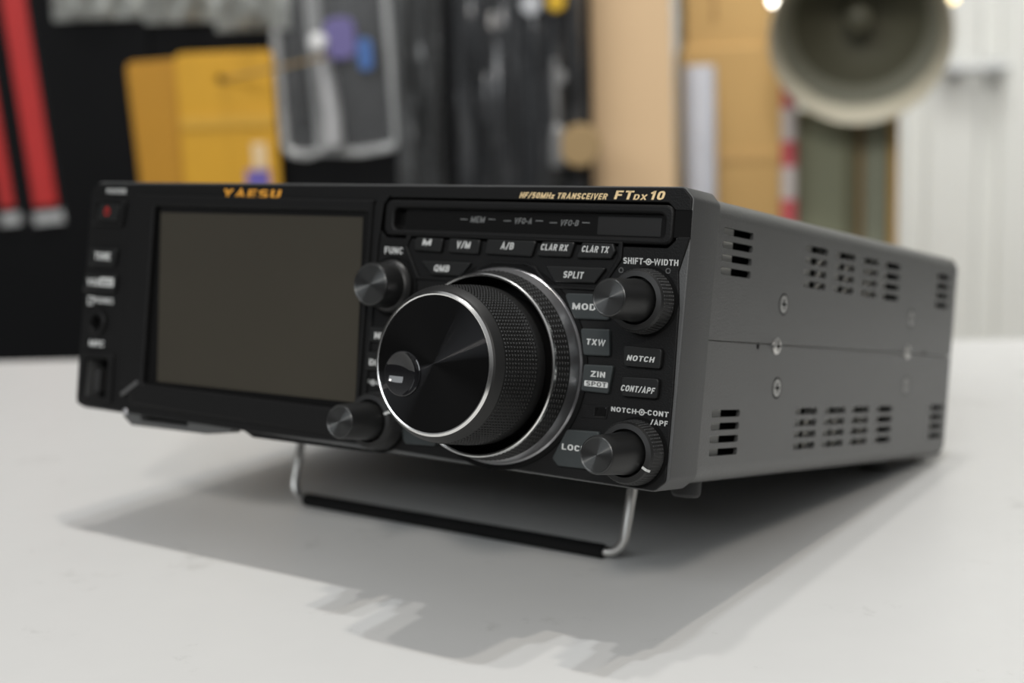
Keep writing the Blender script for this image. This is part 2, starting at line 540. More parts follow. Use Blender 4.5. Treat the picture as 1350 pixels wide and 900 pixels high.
# ---- memory card cover below the display
cd = MB()
co = rounded([(27, 2.2), (26.2, -0.8), (31, -3.8), (72, -3.0), (84, -1.2), (87, 2.2)], [0, 0.8, 1, 1, 1, 0])
plate(cd, co, [rounded([(36, -1.4), (62, -1.0), (62, 1.0), (36, 1.0)], 0.4)], 0.4, 6, M['bezel'], bevel=0.4)
box(cd, (34, 4.5, -2.5), (64, 6, 1.6), M['groove'])
cdo = cd.build('card_slot_cover', radio)
sx, sz = pt(165, 542, 0.2)
sw = MB(); lathe(sw, [(1.3, 0.6), (1.3, 0.1), (0.9, -0.2)], sx, sz, M['silver'], 16)
sw.build('screw', cdo, label='small silver screw')

# ---- left hand column
pw = MB()
pf = [pt(123, 261, -1), pt(166, 264, -1), pt(161, 299, -1), pt(119, 297, -1)]
pf2 = [pt(129, 266, -1), pt(160, 268, -1), pt(156, 293, -1), pt(125, 291, -1)]
plate(pw, rounded(pf[::-1], 1.5), [rounded(pf2[::-1], 1.2)], -1.2, 0.5, M['panel'], bevel=0.4, res=2)
pw.build('power_button_frame', radio)
pb = MB()
pf3 = [pt(130.5, 267.5, -1.4), pt(158.5, 269.5, -1.4), pt(154.5, 291.5, -1.4), pt(126.5, 289.5, -1.4)]
plate(pb, rounded(pf3[::-1], 1.0), [], -1.6, 0.5, M['button'], bevel=0.4, res=2)
x, z = pt(141, 279, -1.65)
plate(pb, circle(x, z, 1.7, 20), [circle(x, z, 1.15, 16)], -1.66, -1.6, M['red'])
plate(pb, rect(x - 0.28, z + 0.3, x + 0.28, z + 2.3), [], -1.67, -1.6, M['red'])
pb.build('power_button', radio, label='square power button with red symbol')


def btn(quad, m, words, label, yf=-1.4, r=0.9, bev=0.45, nm='button', extra=None):
    """quad in the photograph's order: top left, top right, bottom right, bottom left; words = [(text, tl, br, kw)]"""
    mb = MB()
    q = [pt(*p, yf) for p in quad]
    plate(mb, rounded(q[::-1], r), [], yf, 0.4, m, bevel=bev, res=2)
    for s, a_, b_, kw in words:
        mm = kw.pop('m', M['white'])
        textp(mb, s, a_, b_, yf - kw.pop('dy', 0.04), mm, **kw)
    if extra: extra(mb, yf)
    return mb.build(nm, radio, label=label)


IT = dict(shear=0.22, bold=0.02)
BD = dict(bold=0.018)
btn([(118, 326), (154, 328), (150, 351), (115, 349)], M['button'], [('TUNE', (125, 332), (145, 343), dict(bold=0.03))], 'small button marked TUNE')


def moxplate(mb, yf):
    a, b = pt(132, 365.5, yf - 0.02), pt(149, 378, yf - 0.02)
    plate(mb, rect(a[0], b[1], b[0], a[1], 0.5), [], yf - 0.02, yf + 0.2, M['white'])


btn([(112, 360), (153, 362), (150, 386), (108, 384)], M['button'],
    [('VOX', (115, 366.5), (131, 377), dict(bold=0.03)), ('MOX', (134, 368), (147, 376), dict(m=M['darkprint'], dy=0.07, bold=0.02))],
    'small button marked VOX and MOX', extra=moxplate)
jk = MB()
lathe(jk, [(5.2, 0.2), (5.2, -0.9), (4.6, -1.3), (3.2, -1.3), (2.7, -0.4), (2.4, 4), (1.6, 4)], jx, jz, M['panel'], 32, close=False)
lathe(jk, [(3.2, 4.2), (3.2, 4.0), (0.1, 4.0)], jx, jz, M['groove'], 20)
jk.build('headphone_jack', radio, label='round headphone socket')
mj = MB()
mo = [pt(104, 463, -1), pt(149, 465, -1), pt(145, 531, -1), pt(100, 529, -1)]
plate(mj, rounded(mo[::-1], [2, 1, 3, 3]), [rounded([pt(108, 523, -1), pt(138, 524, -1), pt(142, 473, -1), pt(113, 471, -1)], 2)], -1.0, 0.6, M['panel'], bevel=0.5, res=2)
box(mj, (mic_o[0][0] - 2, 8, mic_o[3][1] - 2), (mic_o[1][0] + 2, 9, mic_o[0][1] + 2), M['groove'])
x, z = pt(125, 500, 4)
box(mj, (x - 4, 4, z - 5), (x + 3, 8.5, z + 4), M['rubber'])
mj.build('microphone_socket', radio, label='rectangular microphone socket')

# ---- row of slanted buttons under the indicator bar
btn([(546, 312), (584, 314.5), (580.5, 332.5), (546, 330)], M['button'], [('M', (557, 314.5), (569, 323.5), dict(IT))], 'button marked M', nm='row_button', r=[0.6, 0.6, 0.6, 1.8])
btn([(592, 313.5), (633, 316), (630, 335), (589, 332)], M['button'], [('V/M', (601.5, 317.5), (620.5, 327.5), dict(IT))], 'button marked V/M', nm='row_button')
btn([(642, 315), (707, 317.5), (700, 338), (638, 334.5)], M['button'], [('A/B', (660, 319), (678, 329), dict(IT))], 'wide button marked A/B', nm='row_button')
btn([(714.5, 318), (758, 319), (751, 339), (706, 337)], M['button'], [('CLAR RX', (713, 321), (749, 331), dict(IT))], 'button marked CLAR RX', nm='row_button')
btn([(767, 319.5), (808, 321), (811, 331), (805, 341), (758.5, 340)], M['button'], [('CLAR TX', (767, 323.5), (803, 333.5), dict(IT))], 'button marked CLAR TX', nm='row_button', r=0.7)
btn([(553, 343), (621, 346), (606, 363.5), (568, 361.5)], M['button'], [('QMB', (572, 348.5), (593, 358.5), dict(IT))], 'slanted button marked QMB', nm='slanted_button', r=0.6)
btn([(718, 350), (799, 353), (783, 373.5), (731, 371.5)], M['button'], [('SPLIT', (742.5, 357), (769.5, 367.5), dict(shear=0.18, bold=0.02))], 'slanted button marked SPLIT', nm='slanted_button', r=0.6)
btn([(743, 386), (803, 388), (803, 422), (757, 420)], M['button_grey'], [('MODE', (755, 398.8), (794, 410), dict(BD))], 'grey button marked MODE', nm='mode_button', r=1.2)
btn([(765, 432.5), (803, 434), (803.5, 469.5), (769, 468)], M['button_grey'], [('TXW', (773, 446), (798, 456), dict(shear=0.1, bold=0.018))], 'grey button marked TXW', nm='txw_button', r=0.8)


def spotplate(mb, yf):
    a, b = pt(770.5, 501, yf - 0.02), pt(801, 511.5, yf - 0.02)
    plate(mb, rect(a[0], b[1], b[0], a[1], 0.45), [], yf - 0.03, yf + 0.2, M['white'])


btn([(769.5, 480), (808.5, 482), (801.5, 519), (765, 515)], M['button_grey'],
    [('ZIN', (779, 488.5), (797.5, 498), dict(BD)), ('SPOT', (773, 502), (799, 510.5), dict(m=M['darkprint'], dy=0.07, bold=0.005))],
    'grey button marked ZIN and SPOT', nm='zin_button', r=0.8, extra=spotplate)


def bframe(x0, z0, x1, z1):
    mb = MB()
    plate(mb, rect(x0 - 1.0, z0 - 1.0, x1 + 1.0, z1 + 1.0, 1.6), [rect(x0 - 0.25, z0 - 0.25, x1 + 0.25, z1 + 0.25, 1.2)], -0.6, 0.3, M['groove'], bevel=0.3)
    return mb


btn([(821, 454.5), (873, 459), (870, 486.5), (821, 482)], M['button'], [('NOTCH', (826.5, 467.5), (863, 478), dict(IT))], 'button marked NOTCH', nm='notch_button', r=1.3, yf=-1.8)
btn([(818.5, 495.5), (869, 498.5), (865.5, 526), (818, 522)], M['button'], [('CONT/APF', (818.5, 506.7), (863.5, 519.5), dict(IT))], 'button marked CONT/APF', nm='contour_button', r=1.3, yf=-1.8)
ed = [pt(768, 533, -0.4), pt(802, 535, -0.4), pt(799, 552.5, -0.4), pt(764, 550, -0.4)]
mb = MB()
plate(mb, rounded(ed[::-1], 0.5), [], -0.35, 0.3, M['panel'], bevel=0.2)
ed2 = [pt(784, 536, -0.7), pt(799, 537, -0.7), pt(797, 550, -0.7), pt(782, 549, -0.7)]
plate(mb, rounded(ed2[::-1], 0.4), [], -0.6, 0.3, M['glass'], bevel=0.15)
mb.build('indicator_lamp', radio, label='small dark indicator lamp window')
btn([(747, 566), (790, 569), (786, 620), (735, 614), (727, 604)], M['button_grey'], [('LOCK', (741, 584.3), (773, 596.3), dict(BD))], 'grey button marked LOCK', nm='lock_button', r=1.0)
btn([(528, 558), (580, 565), (573, 588), (534, 585), (531, 580)], M['button_grey'], [], 'grey button half hidden below the tuning dial', nm='fine_button', r=0.8)
btn([(487, 430), (532, 433), (530, 453), (486, 450)], M['button'], [('NB', (494, 437.5), (510, 447.5), dict(bold=0.02))], 'button marked NB', nm='noise_button', r=0.8)
btn([(483, 463), (530, 466), (528, 490), (481, 487)], M['button'], [('DNR', (487, 473), (511, 483.5), dict(bold=0.02))], 'button marked DNR', nm='noise_button', r=0.8)

# ---- grooved fields around the button rows (shallow raised islands of the panel)
isl = MB()
i1 = [pt(484, 312, 0), pt(542, 332, 0), pt(556, 366, 0), pt(600, 372, 0)]
poly = [(151.5, 72.0), (162.0, 69.6), (163.0, 67.5), (167.6, 60.2), (152, 60.2)]
hole = rounded([(163.2, 74), (161.6, 70), (167.5, 60.3), (187.8, 60.6), (191.6, 65.0), (197, 66.8), (210, 66.9), (214.0, 65.4), (219.2, 60.1),
                (237.8, 60.0), (243.6, 69.2), (243.6, 74)], [0, 1, 1, 1, 1, 1, 1, 1, 1, 1, 1, 0], 3)
outb = [(161.2, 74.4), (159.9, 69.8), (166.5, 59.2), (188.3, 59.5), (192.3, 64.1), (197, 65.8), (210, 65.9), (213.3, 64.6), (218.7, 59.0), (238.4, 58.9), (245.2, 69), (245.2, 74.4)]
plate(isl, rounded(outb, [0, 1, 1, 1, 1, 1, 1, 1, 1, 1, 1, 0], 3), [hole[:1] and [(p[0], p[1] - (0.3 if p[1] > 73.9 else 0)) for p in hole]], -0.7, 0.2, M['panel'], bevel=0.35, res=2)
isl.build('button_surround', radio)

# ---- main tuning dial
DX, DZ = 202.3, 33.0
dial = MB()
lathe(dial, [(23.0, 2.0), (24.3, -9.5), (25.1, -11.0), (25.2, -12.0), (24.9, -15.0)], DX, DZ, M['knob'], 96, close=False)
knurl(dial, 24.9, -15.0, 24.0, -31.0, DX, DZ, 11, 124, 0.34, M['knob'])
lathe(dial, [(24.0, -31.0), (24.0, -31.8), (23.3, -33.4), (22.6, -34.6), (22.1, -35.0)], DX, DZ, M['knob'], 96, close=False)
lathe(dial, [(22.1, -35.0), (20.4, -34.6), (20.3, -33.0)], DX, DZ, M['knob'], 96, close=False)
dialo = dial.build('tuning_dial', radio, label='large knurled main tuning dial', smooth=20)
rim = MB()
lathe(rim, [(22.35, -34.5), (22.3, -34.75), (21.35, -35.75), (20.95, -35.6), (20.9, -34.5)], DX, DZ, M['chrome'], 128, close=False)
rim.build('bright_rim', dialo, label='polished bright metal rim')
dpx, dpz = DX - 11.3, DZ - 3.9
fc = MB()
plate(fc, circle(DX, DZ, 21.1, 128), [circle(dpx, dpz, 6.5, 48)], -35.15, -34.2, M['spun'])
fc.build('dial_face', dialo, label='spun black metal face', smooth=10)
dm = MB()
prof = [(7.1, -35.1), (7.0, -35.55), (6.7, -35.7), (6.45, -35.5)]
RS = 9.8; prof += [(RS * math.sin(t), -35.45 - math.sqrt(RS * RS - 6.4 * 6.4) + RS * math.cos(t)) for t in [math.asin(6.4 / RS) * (1 - i / 16) for i in range(0, 16)]] + [(0.02, -35.45 - math.sqrt(RS * RS - 6.4 * 6.4) + RS)]
lathe(dm, prof, dpx, dpz, M['dimple'], 64, close=False)
dm.build('finger_dimple', dialo, label='glossy concave finger rest')
# recess floor and outer ring
rg = MB()
lathe(rg, [(31.9, 0.3), (31.9, -0.5), (31.4, -1.2), (30.3, -5.2)], DX, DZ, M['silver'], 128, close=False)
knurl(rg, 30.3, -5.2, 29.1, -11.2, DX, DZ, 5, 110, 0.30, M['knob'])
ringo = rg.build('outer_ring', radio, label='wide outer ring with knurled band and silver edge', smooth=20)
lipm = MB()
lathe(lipm, [(29.2, -11.2), (29.1, -12.2), (28.7, -12.6), (28.2, -12.4), (28.0, -11.8)], DX, DZ, M['chrome'], 128, close=False)
lipm.build('bright_lip', ringo, label='thin polished lip')
wl = MB()
lathe(wl, [(28.05, -12.0), (27.2, -8.0), (26.6, 1.0), (1.0, 1.2)], DX, DZ, M['groove'], 96, close=False)
wl.build('ring_well', ringo)
bs = MB()
plate(bs, circle(DX, DZ, 33.6, 96), [circle(DX, DZ, 31.7, 96)], -0.5, 0.3, M['groove'], bevel=0.2)
bs.build('dial_shadow_gap', ringo)


# ---- the smaller knobs
def double_knob(px, pz, length, label, mark=None):
    ring = MB()
    lathe(ring, [(10.7, 0.2), (10.7, -0.04), (10.0, -0.05)], px, pz, M['groove'], 48, close=False)
    lathe(ring, [(9.5, 0.0), (9.9, -1.0)], px, pz, M['knob'], 48, close=False)
    knurl(ring, 9.85, -1.0, 9.35, -6.6, px, pz, 6, 52, 0.22, M['knob'])
    lathe(ring, [(9.35, -6.6), (8.9, -7.6), (7.3, -7.8), (7.0, -7.0), (6.9, -5.0), (1, -5.0)], px, pz, M['knob'], 48, close=False)
    if mark is not None:
        a = mark
        d = Vector((math.cos(a), math.sin(a))); n2 = Vector((-d.y, d.x)) * 0.4
        vs = []
        for rr, yy in ((7.3, -7.95), (8.95, -7.8), (9.66, -6.6)):
            c_ = Vector((px, pz)) + d * rr
            vs += [(c_.x - n2.x, yy, c_.y - n2.y), (c_.x + n2.x, yy, c_.y + n2.y)]
        ring.add(vs, [(0, 2, 3, 1), (2, 4, 5, 3)], M['white'])
    r = ring.build('double_knob', radio, label=label, smooth=25)
    kn = MB()
    L = -length
    lathe(kn, [(6.5, -4.9), (6.5, -9.0), (6.35, -10.0), (5.75, L + 0.6), (5.5, L)], px, pz, M['knob_plain'], 48, close=False)
    kn.build('inner_knob', r)
    f = MB()
    lathe(f, [(5.5, L), (5.2, L - 0.18), (4.9, L - 0.05), (0.02, L - 0.02)], px, pz, M['spun_small'], 64, close=False)
    f.build('knob_face', r, label='spun metal end face', smooth=10)
    return r


double_knob(254.8, 56.6, 23, 'double knob beneath the words SHIFT and WIDTH', None)
double_knob(255.2, 10.9, 24, 'double knob beneath the words NOTCH and CONT', math.radians(-28))
double_knob(156.2, 10.6, 22.5, 'double knob at the lower left of the tuning dial', math.radians(24))
fk = MB()
fxc, fzc = 156.4, 56.4
lathe(fk, [(10.4, 0.2), (10.4, -0.5), (9.6, -0.6)], fxc, fzc, M['groove'], 48, close=False)
lathe(fk, [(9.0, 0), (9.0, -2.0), (8.3, -3.2), (7.6, -3.6), (7.4, -11.5), (7.0, -12.2)], fxc, fzc, M['knob_plain'], 56, close=False)
fko = fk.build('function_knob', radio, label='round knob beneath the word FUNC')
ff = MB()
lathe(ff, [(7.0, -12.2), (6.7, -12.4), (6.4, -12.25), (0.02, -12.2)], fxc, fzc, M['spun_small'], 64, close=False)
ff.build('knob_face', fko, label='spun metal end face', smooth=10)

# ---- steel case: upper and lower cover with ventilation slots
XO = 266.6; Y0, Y1 = 18.4, 263.2


def slot(y0, y1, zc, h=2.3):
    return rounded([(y0, zc - h / 2), (y1, zc - h / 2), (y1, zc + h / 2), (y0, zc + h / 2)], 0.9, 3)


cols_top = [(950, 990), (1060, 1090), (1101, 1127), (1137, 1158), (1165, 1187), (1236, 1253)]
rows_top = [80.7, 76.55, 72.4, 68.25]
rows_bot = [23.4, 19.3, 15.2, 11.1]
cols_bot = [(935, 972), (1045, 1074), (1083, 1111), (1119, 1142), (1152, 1173), (1222, 1240)]
yt = [(sd(a_, 330)[0], sd(b_, 330)[0]) for a_, b_ in cols_top]
yb = [(sd(a_, 560)[0], sd(b_, 560)[0]) for a_, b_ in cols_bot]


def cover(top):
    mb = MB()
    z0, z1 = (46.5, 84.4) if top else (7.0, 46.1)
    for side in (0, 1):
        holes = [slot(a_, b_, z) for (a_, b_) in (yt if top else yb) for z in (rows_top if top else rows_bot)]
        if side == 0: plate(mb, [(Y0, z0), (Y1, z0), (Y1, z1), (Y0, z1)], holes, XO, XO - 1.2, M['case'], axis='x')
        else: plate(mb, [(Y0, z0), (Y1, z0), (Y1, z1), (Y0, z1)], holes, 0.6, -0.6, M['case'], axis='x')
    # rounded shoulder, flat, shoulder as one bent sheet
    R = 6.0
    zf = 90.4 if top else 1.0
    sg = 1 if top else -1
    zc = zf - sg * R
    prof = []
    for k in range(9):
        a_ = k / 8 * math.pi / 2
        prof.append((XO - R + R * math.cos(a_), zc + sg * R * math.sin(a_)))
    for k in range(9):
        a_ = math.pi / 2 + k / 8 * math.pi / 2
        prof.append((-0.6 + R + R * math.cos(a_), zc + sg * R * math.sin(a_)))
    vs, fs = [], []
    for y in (Y0, Y1):
        for (x_, z_) in prof: vs.append((x_, y, z_))
    n = len(prof)
    for k in range(n - 1):
        fs.append((k, k + 1, n + k + 1, n + k) if not top else (k, n + k, n + k + 1, k + 1))
    mb.add(vs, fs, M['case'])
    # rear and front turned edge
    ring = [(p[0], p[1]) for p in prof]
    vs = [(x_, Y1, z_) for x_, z_ in prof] + [(min(max(x_, 2), XO - 2), Y1, z_ - sg * 1.5) for x_, z_ in prof]
    mb.add(vs, [(k, n + k, n + k + 1, k + 1) for k in range(n - 1)], M['case'])
    return mb


cover(True).build('upper_cover', radio, label='dark grey steel upper cover with slots')
cover(False).build('lower_cover', radio, label='dark grey steel lower cover with slots')
ch = MB()
box(ch, (4, 18, 3.0), (261.5, 261, 88.5), M['groove'])
# folded grey brackets just inside the slots
for cs, rows in ((yt, rows_top), (yb, rows_bot)):
    for (a_, b_) in cs:
        box(ch, (261, a_ - 6, rows[3] - 3), (263.6, a_ + (b_ - a_) * 0.66 - 1.2, rows[0] + 3), M['bracket'])
box(ch, (262, Y0 + 1, 44.5), (265.2, Y1 - 1, 48.2), M['bracket'])
ch.build('inner_chassis', radio, label='black inner chassis seen through the slots')
rp = MB()
box(rp, (1, 258, 2.5), (265, 262.6, 89), M['panel'])
rp.build('rear_panel', radio)


def screw(y, z, big):
    mb = MB()
    vs, fs = [], []
    prof = [(2.9, 0.0), (2.9, 0.35), (2.5, 0.75), (1.6, 0.95), (1.15, 0.95), (0.9, 0.35), (0.05, 0.3)] if big else \
           [(3.1, 0.0), (3.1, 0.12), (2.6, 0.15), (2.2, 0.1), (1.1, 0.3), (0.8, 0.1), (0.05, 0.05)]
    n = 24
    for r, x_ in prof:
        for k in range(n):
            a_ = 2 * math.pi * k / n
            vs.append((XO + x_, y + r * math.cos(a_), z + r * math.sin(a_)))
    for i in range(len(prof) - 1):
        for k in range(n):
            k2 = (k + 1) % n
            fs.append((i * n + k, i * n + k2, (i + 1) * n + k2, (i + 1) * n + k))
    mb.add(vs, fs, M['steel'] if big else M['screw'])
    if not big:                         # flat black ring painted for the shade in the countersink
        ra, rb = 3.1, 3.75
        mb.add([(XO + 0.05, y + r_ * math.cos(2 * math.pi * k / n), z + r_ * math.sin(2 * math.pi * k / n)) for r_ in (ra, rb) for k in range(n)],
               [(k, (k + 1) % n, n + (k + 1) % n, n + k) for k in range(n)], M['groove'])
    # cross slot
    for (w, h) in ((1.7, 0.35), (0.35, 1.7)):
        mb.add([(XO + (0.97 if big else 0.32), y - w, z - h), (XO + (0.97 if big else 0.32), y + w, z - h),
                (XO + (0.97 if big else 0.32), y + w, z + h), (XO + (0.97 if big else 0.32), y - w, z + h)], [(0, 1, 2, 3)], M['groove'])
    mb.build('screw', radio, label='bright screw on the seam' if big else 'screw in the side cover')


for px, py, b_ in ((1031, 401, 0), (1021, 456, 1), (1022, 511, 0), (1199, 420, 0), (1194, 464, 1), (1192, 508, 0)):
    screw(*sd(px, py), b_)
for px, py in ((997, 456), (1216, 465)):
    y_, z_ = sd(px, py)
    mb = MB()
    mb.add([(XO + 0.06, y_ + 1.1 * math.cos(k * math.pi / 6), z_ + 1.1 * math.sin(k * math.pi / 6)) for k in range(12)], [tuple(range(12))], M['groove'])
    mb.build('pin_hole', radio)

# ---- feet
for x_, y_, h in ((256, 33, 4.4), (10, 33, 4.4), (246, 231.5, 5.0), (20, 231.5, 5.0)):
    mb = MB()
    vs, fs = [], []
    fr_ = 4.8 if y_ < 100 else 6.5
    prof = [(fr_, 1.2), (fr_, -h + 1.0), (fr_ - 0.8, -h), (0.1, -h)]
    n = 28
    for r, z_ in prof:
        for k in range(n):
            a_ = 2 * math.pi * k / n
            vs.append((x_ + r * math.cos(a_), y_ + r * math.sin(a_), z_))
    for i in range(3):
        for k in range(n):
            k2 = (k + 1) % n
            fs.append((i * n + k, (i + 1) * n + k, (i + 1) * n + k2, i * n + k2))
    mb.add(vs, fs, M['rubber'])
    mb.build('foot', radio)

# ---- wire stand
BY, BZ, XL, XR, RB = 71.5, -33.3, 53.0, 213.5, 7.0
path = [(XL, 77, 1.5), (XL, 76, -3)]
for k in range(7):
    a_ = k / 6 * math.pi / 2
    path.append((XL + RB - RB * math.cos(a_), BY + 0.8 * (1 - k / 6), BZ + RB - RB * math.sin(a_)))
path += [(XL + 30, BY, BZ), (XR - 30, BY, BZ)]
for k in range(7):
    a_ = math.pi / 2 - k / 6 * math.pi / 2
    path.append((XR - RB + RB * math.cos(a_), BY + 0.8 * (k / 6), BZ + RB - RB * math.sin(a_)))
path += [(XR, 76, -3), (XR, 77, 1.5)]
mb = MB(); tube(mb, path, 1.75, M['steel'], 14)
st = mb.build('wire_stand', radio, label='folded out bent steel wire stand', smooth=60)
mb = MB(); tube(mb, [(XL + RB + 0.5, BY, BZ), (XL + RB + 1.5, BY, BZ), (XR - RB - 1.5, BY, BZ), (XR - RB - 0.5, BY, BZ)], [2.3, 2.8, 2.8, 2.3], M['foam'], 16)
mb.build('foam_sleeve', st, label='black sleeve on the stand', smooth=60)
for x_ in (XL, XR):
    mb = MB(); box(mb, (x_ - 5, 71, -1.8), (x_ + 5, 82, 1.4), M['case'])
    mb.build('hinge_block', st)

# ================================================================== TABLE
tm = mat('white_laminate', (0.64, 0.64, 0.627), 0.42, nscale=60, namt=0.02, spec=0.4)
nt = tm.node_tree
# faint scuffs and specks in the laminate
b = nt.nodes['Principled BSDF']
src = b.inputs['Base Color'].links[0].from_socket
tcn = [n for n in nt.nodes if n.type == 'TEX_COORD'][0]
vn = nt.nodes.new('ShaderNodeTexNoise'); vn.inputs['Scale'].default_value = 35; vn.inputs['Detail'].default_value = 8; vn.inputs['Roughness'].default_value = 0.75
nt.links.new(tcn.outputs['Object'], vn.inputs['Vector'])
rp_ = nt.nodes.new('ShaderNodeValToRGB'); rp_.color_ramp.elements[0].position = 0.28; rp_.color_ramp.elements[0].color = (0.80, 0.80, 0.79, 1)
rp_.color_ramp.elements[1].position = 0.40; rp_.color_ramp.elements[1].color = (1, 1, 1, 1)
nt.links.new(vn.outputs['Fac'], rp_.inputs[0])
mx = nt.nodes.new('ShaderNodeMix'); mx.data_type = 'RGBA'; mx.blend_type = 'MULTIPLY'; mx.inputs[0].default_value = 1
nt.links.new(src, mx.inputs[6]); nt.links.new(rp_.outputs[0], mx.inputs[7]); nt.links.new(mx.outputs[2], b.inputs['Base Color'])

TU0, TU1, TV0, TV1 = -0.80, 1.00, -0.32, 0.408
TR = math.radians(2.2)
piv = Vector((0.48, 0.408, 0))
table = thing('work_table', 'white laminate table the radio stands on', 'table', piv - Matrix.Rotation(TR, 3, 'Z') @ piv, TR)
mb = MB()
cu_out = rounded([(TU0, TV0), (TU1, TV0), (TU1, TV1), (TU0, TV1)], 0.012)
n = len(cu_out)
zs = [(-0.0, 0.0015), (-0.0015, 0.0), (-0.030, 0.0), (-0.032, 0.002)]
vs = []
for dz, ins in zs:
    for (a_, b_) in cu_out:
        cxm, cym = (TU0 + TU1) / 2, (TV0 + TV1) / 2
        vs.append((a_ - math.copysign(ins, a_ - cxm), b_ - math.copysign(ins, b_ - cym), TOP + dz))
fs = [tuple(range(n)), tuple(reversed(range(3 * n, 4 * n)))]
for i in range(3):
    for k in range(n):
        k2 = (k + 1) % n
        fs.append((i * n + k, (i + 1) * n + k, (i + 1) * n + k2, i * n + k2))
mb.add(vs, fs, tm)
mb.build('tabletop', table, scale=1)
lm = mat('grey_painted_steel_leg', (0.35, 0.35, 0.35), 0.4, metal=0.4)
for a_ in (TU0 + 0.06, TU1 - 0.06):
    for b_ in (TV0 + 0.06, TV1 - 0.06):
        mb = MB(); tube(mb, [(a_, b_, 0.0), (a_, b_, 0.02), (a_, b_, TOP - 0.031)], [0.022, 0.019, 0.019], lm, 20)
        mb.build('leg', table, scale=1)
mb = MB()
for b_ in (TV0 + 0.06, TV1 - 0.06): box(mb, (TU0 + 0.06, b_ - 0.01, TOP - 0.08), (TU1 - 0.06, b_ + 0.01, TOP - 0.031), lm)
for a_ in (TU0 + 0.06, TU1 - 0.06): box(mb, (a_ - 0.01, TV0 + 0.06, TOP - 0.08), (a_ + 0.01, TV1 - 0.06, TOP - 0.031), lm)
mb.build('under_frame', table, scale=1)

# ================================================================== ROOM SHELL
WV = 0.86                      # black display wall
PV = 1.75                      # pale ribbed wall further back
wallm = mat('black_display_panel', (0.0035, 0.0037, 0.0042), 0.6, nscale=6, namt=0.3, spec=0.10)
palem = mat('pale_ribbed_panel', srgb(203, 204, 200), 0.55, nscale=5, namt=0.04)
floorm = mat('grey_vinyl_floor', (0.30, 0.29, 0.27), 0.45, nscale=12, namt=0.12)
uR = bg(781, 200, WV)[0]
mb = MB(); box(mb, (-1.9, WV, 0), (uR, WV + 0.03, 2.6), wallm)
# shallow vertical joints of the display panels
for k in range(8):
    u_ = -1.75 + 0.3 * k
    if u_ + 0.02 > uR: break
    box(mb, (u_, WV - 0.004, 0), (u_ + 0.012, WV, 2.6), wallm)
mb.build('wall_back', None, scale=1, loc=room(0, 0, 0), rotz=ROOM, kind='structure')
mb = MB()
vs, fs = [], []
us = []
u_ = -0.6
while u_ < 2.4:
    us += [(u_, 0.0), (u_ + 0.045, 0.0), (u_ + 0.052, 0.010), (u_ + 0.075, 0.010), (u_ + 0.082, 0.0)]
    u_ += 0.11
for (a_, d_) in us: vs += [(a_, PV + d_, 0), (a_, PV + d_, 2.6)]
fs = [(2 * k, 2 * k + 2, 2 * k + 3, 2 * k + 1) for k in range(len(us) - 1)]
mb.add(vs, fs, palem)
box(mb, (-0.6, PV + 0.012, 0), (2.4, PV + 0.05, 2.6), palem)
mb.build('wall_far', None, scale=1, loc=room(0, 0, 0), rotz=ROOM, kind='structure')
mb = MB(); box(mb, (-1.9, -2.2, -0.03), (2.4, PV + 0.05, 0), floorm)
mb.build('floor', None, scale=1, loc=room(0, 0, 0), rotz=ROOM, kind='structure')


# ================================================================== BACKGROUND STOCK
def rectbg(p0, p1, v):
    """u0, u1, z0, z1 of a rectangle seen between two points"""
    a_, b_ = bg(*p0, v), bg(*p1, v)
    return min(a_[0], b_[0]), max(a_[0], b_[0]), min(a_[1], b_[1]), max(a_[1], b_[1])


def pouch(mb, w, h, t, m, seed=0, amp=0.004, folds=3, nx=16, nz=24, sq=0.6):
    """a soft flat bag, base at z = 0, thickness t, its back at y = 0 and its front towards -y"""
    for side in (0, 1):
        vs, fs = [], []
        for j in range(nz + 1):
            for i in range(nx + 1):
                a_, b_ = i / nx, j / nz
                bulge = (max(0, math.sin(math.pi * a_)) ** sq) * (max(0, math.sin(math.pi * min(1, b_ * 0.93 + 0.035))) ** sq)
                w_ = noise.noise(Vector((a_ * folds + seed * 7.3, b_ * 1.6, seed))) + 0.5 * noise.noise(Vector((a_ * folds * 2.3, b_ * 4, seed + 9)))
                y = -bulge * (t + amp * w_ * 2) if side else -0.001 * bulge
                vs.append(((a_ - 0.5) * w, y - 0.001 * side, b_ * h))
        for j in range(nz):
            for i in range(nx):
                q = (j * (nx + 1) + i, j * (nx + 1) + i + 1, (j + 1) * (nx + 1) + i + 1, (j + 1) * (nx + 1) + i)
                fs.append(q if side else q[::-1])
        mb.add(vs, fs, m)


def film(name, c, a, rough=0.15):
    return mat(name, c, rough, spec=0.7, alpha=a)


clear = film('clear_plastic_film', (0.30, 0.31, 0.32), 0.16)
sleeve = film('thin_clear_sleeve', (0.30, 0.31, 0.32), 0.025)
clear_edge = film('clear_plastic_seam', (0.55, 0.56, 0.56), 0.55, 0.25)
smoke = film('grey_plastic_film', (0.085, 0.088, 0.09), 0.93, 0.22)
smoke_dark = film('dark_grey_plastic_film', (0.045, 0.047, 0.05), 0.95, 0.22)
crumple = mat('crumpled_grey_film', (0.34, 0.35, 0.33), 0.3, spec=0.6, bump=0.0, nscale=30, namt=0.5)
redm = mat('red_webbing', srgb(172, 20, 15), 0.6, nscale=40, namt=0.12)
yel = mat('yellow_kraft_paper', srgb(196, 146, 24), 0.6, nscale=25, namt=0.06)
yel2 = mat('deep_yellow_kraft_paper', srgb(172, 122, 14), 0.6, nscale=25, namt=0.06)
blackm = mat('black_plastic_goods', (0.012, 0.012, 0.013), 0.4)
silverc = mat('silver_braided_cable', (0.55, 0.55, 0.56), 0.35, metal=0.5)

VB = WV - 0.0005


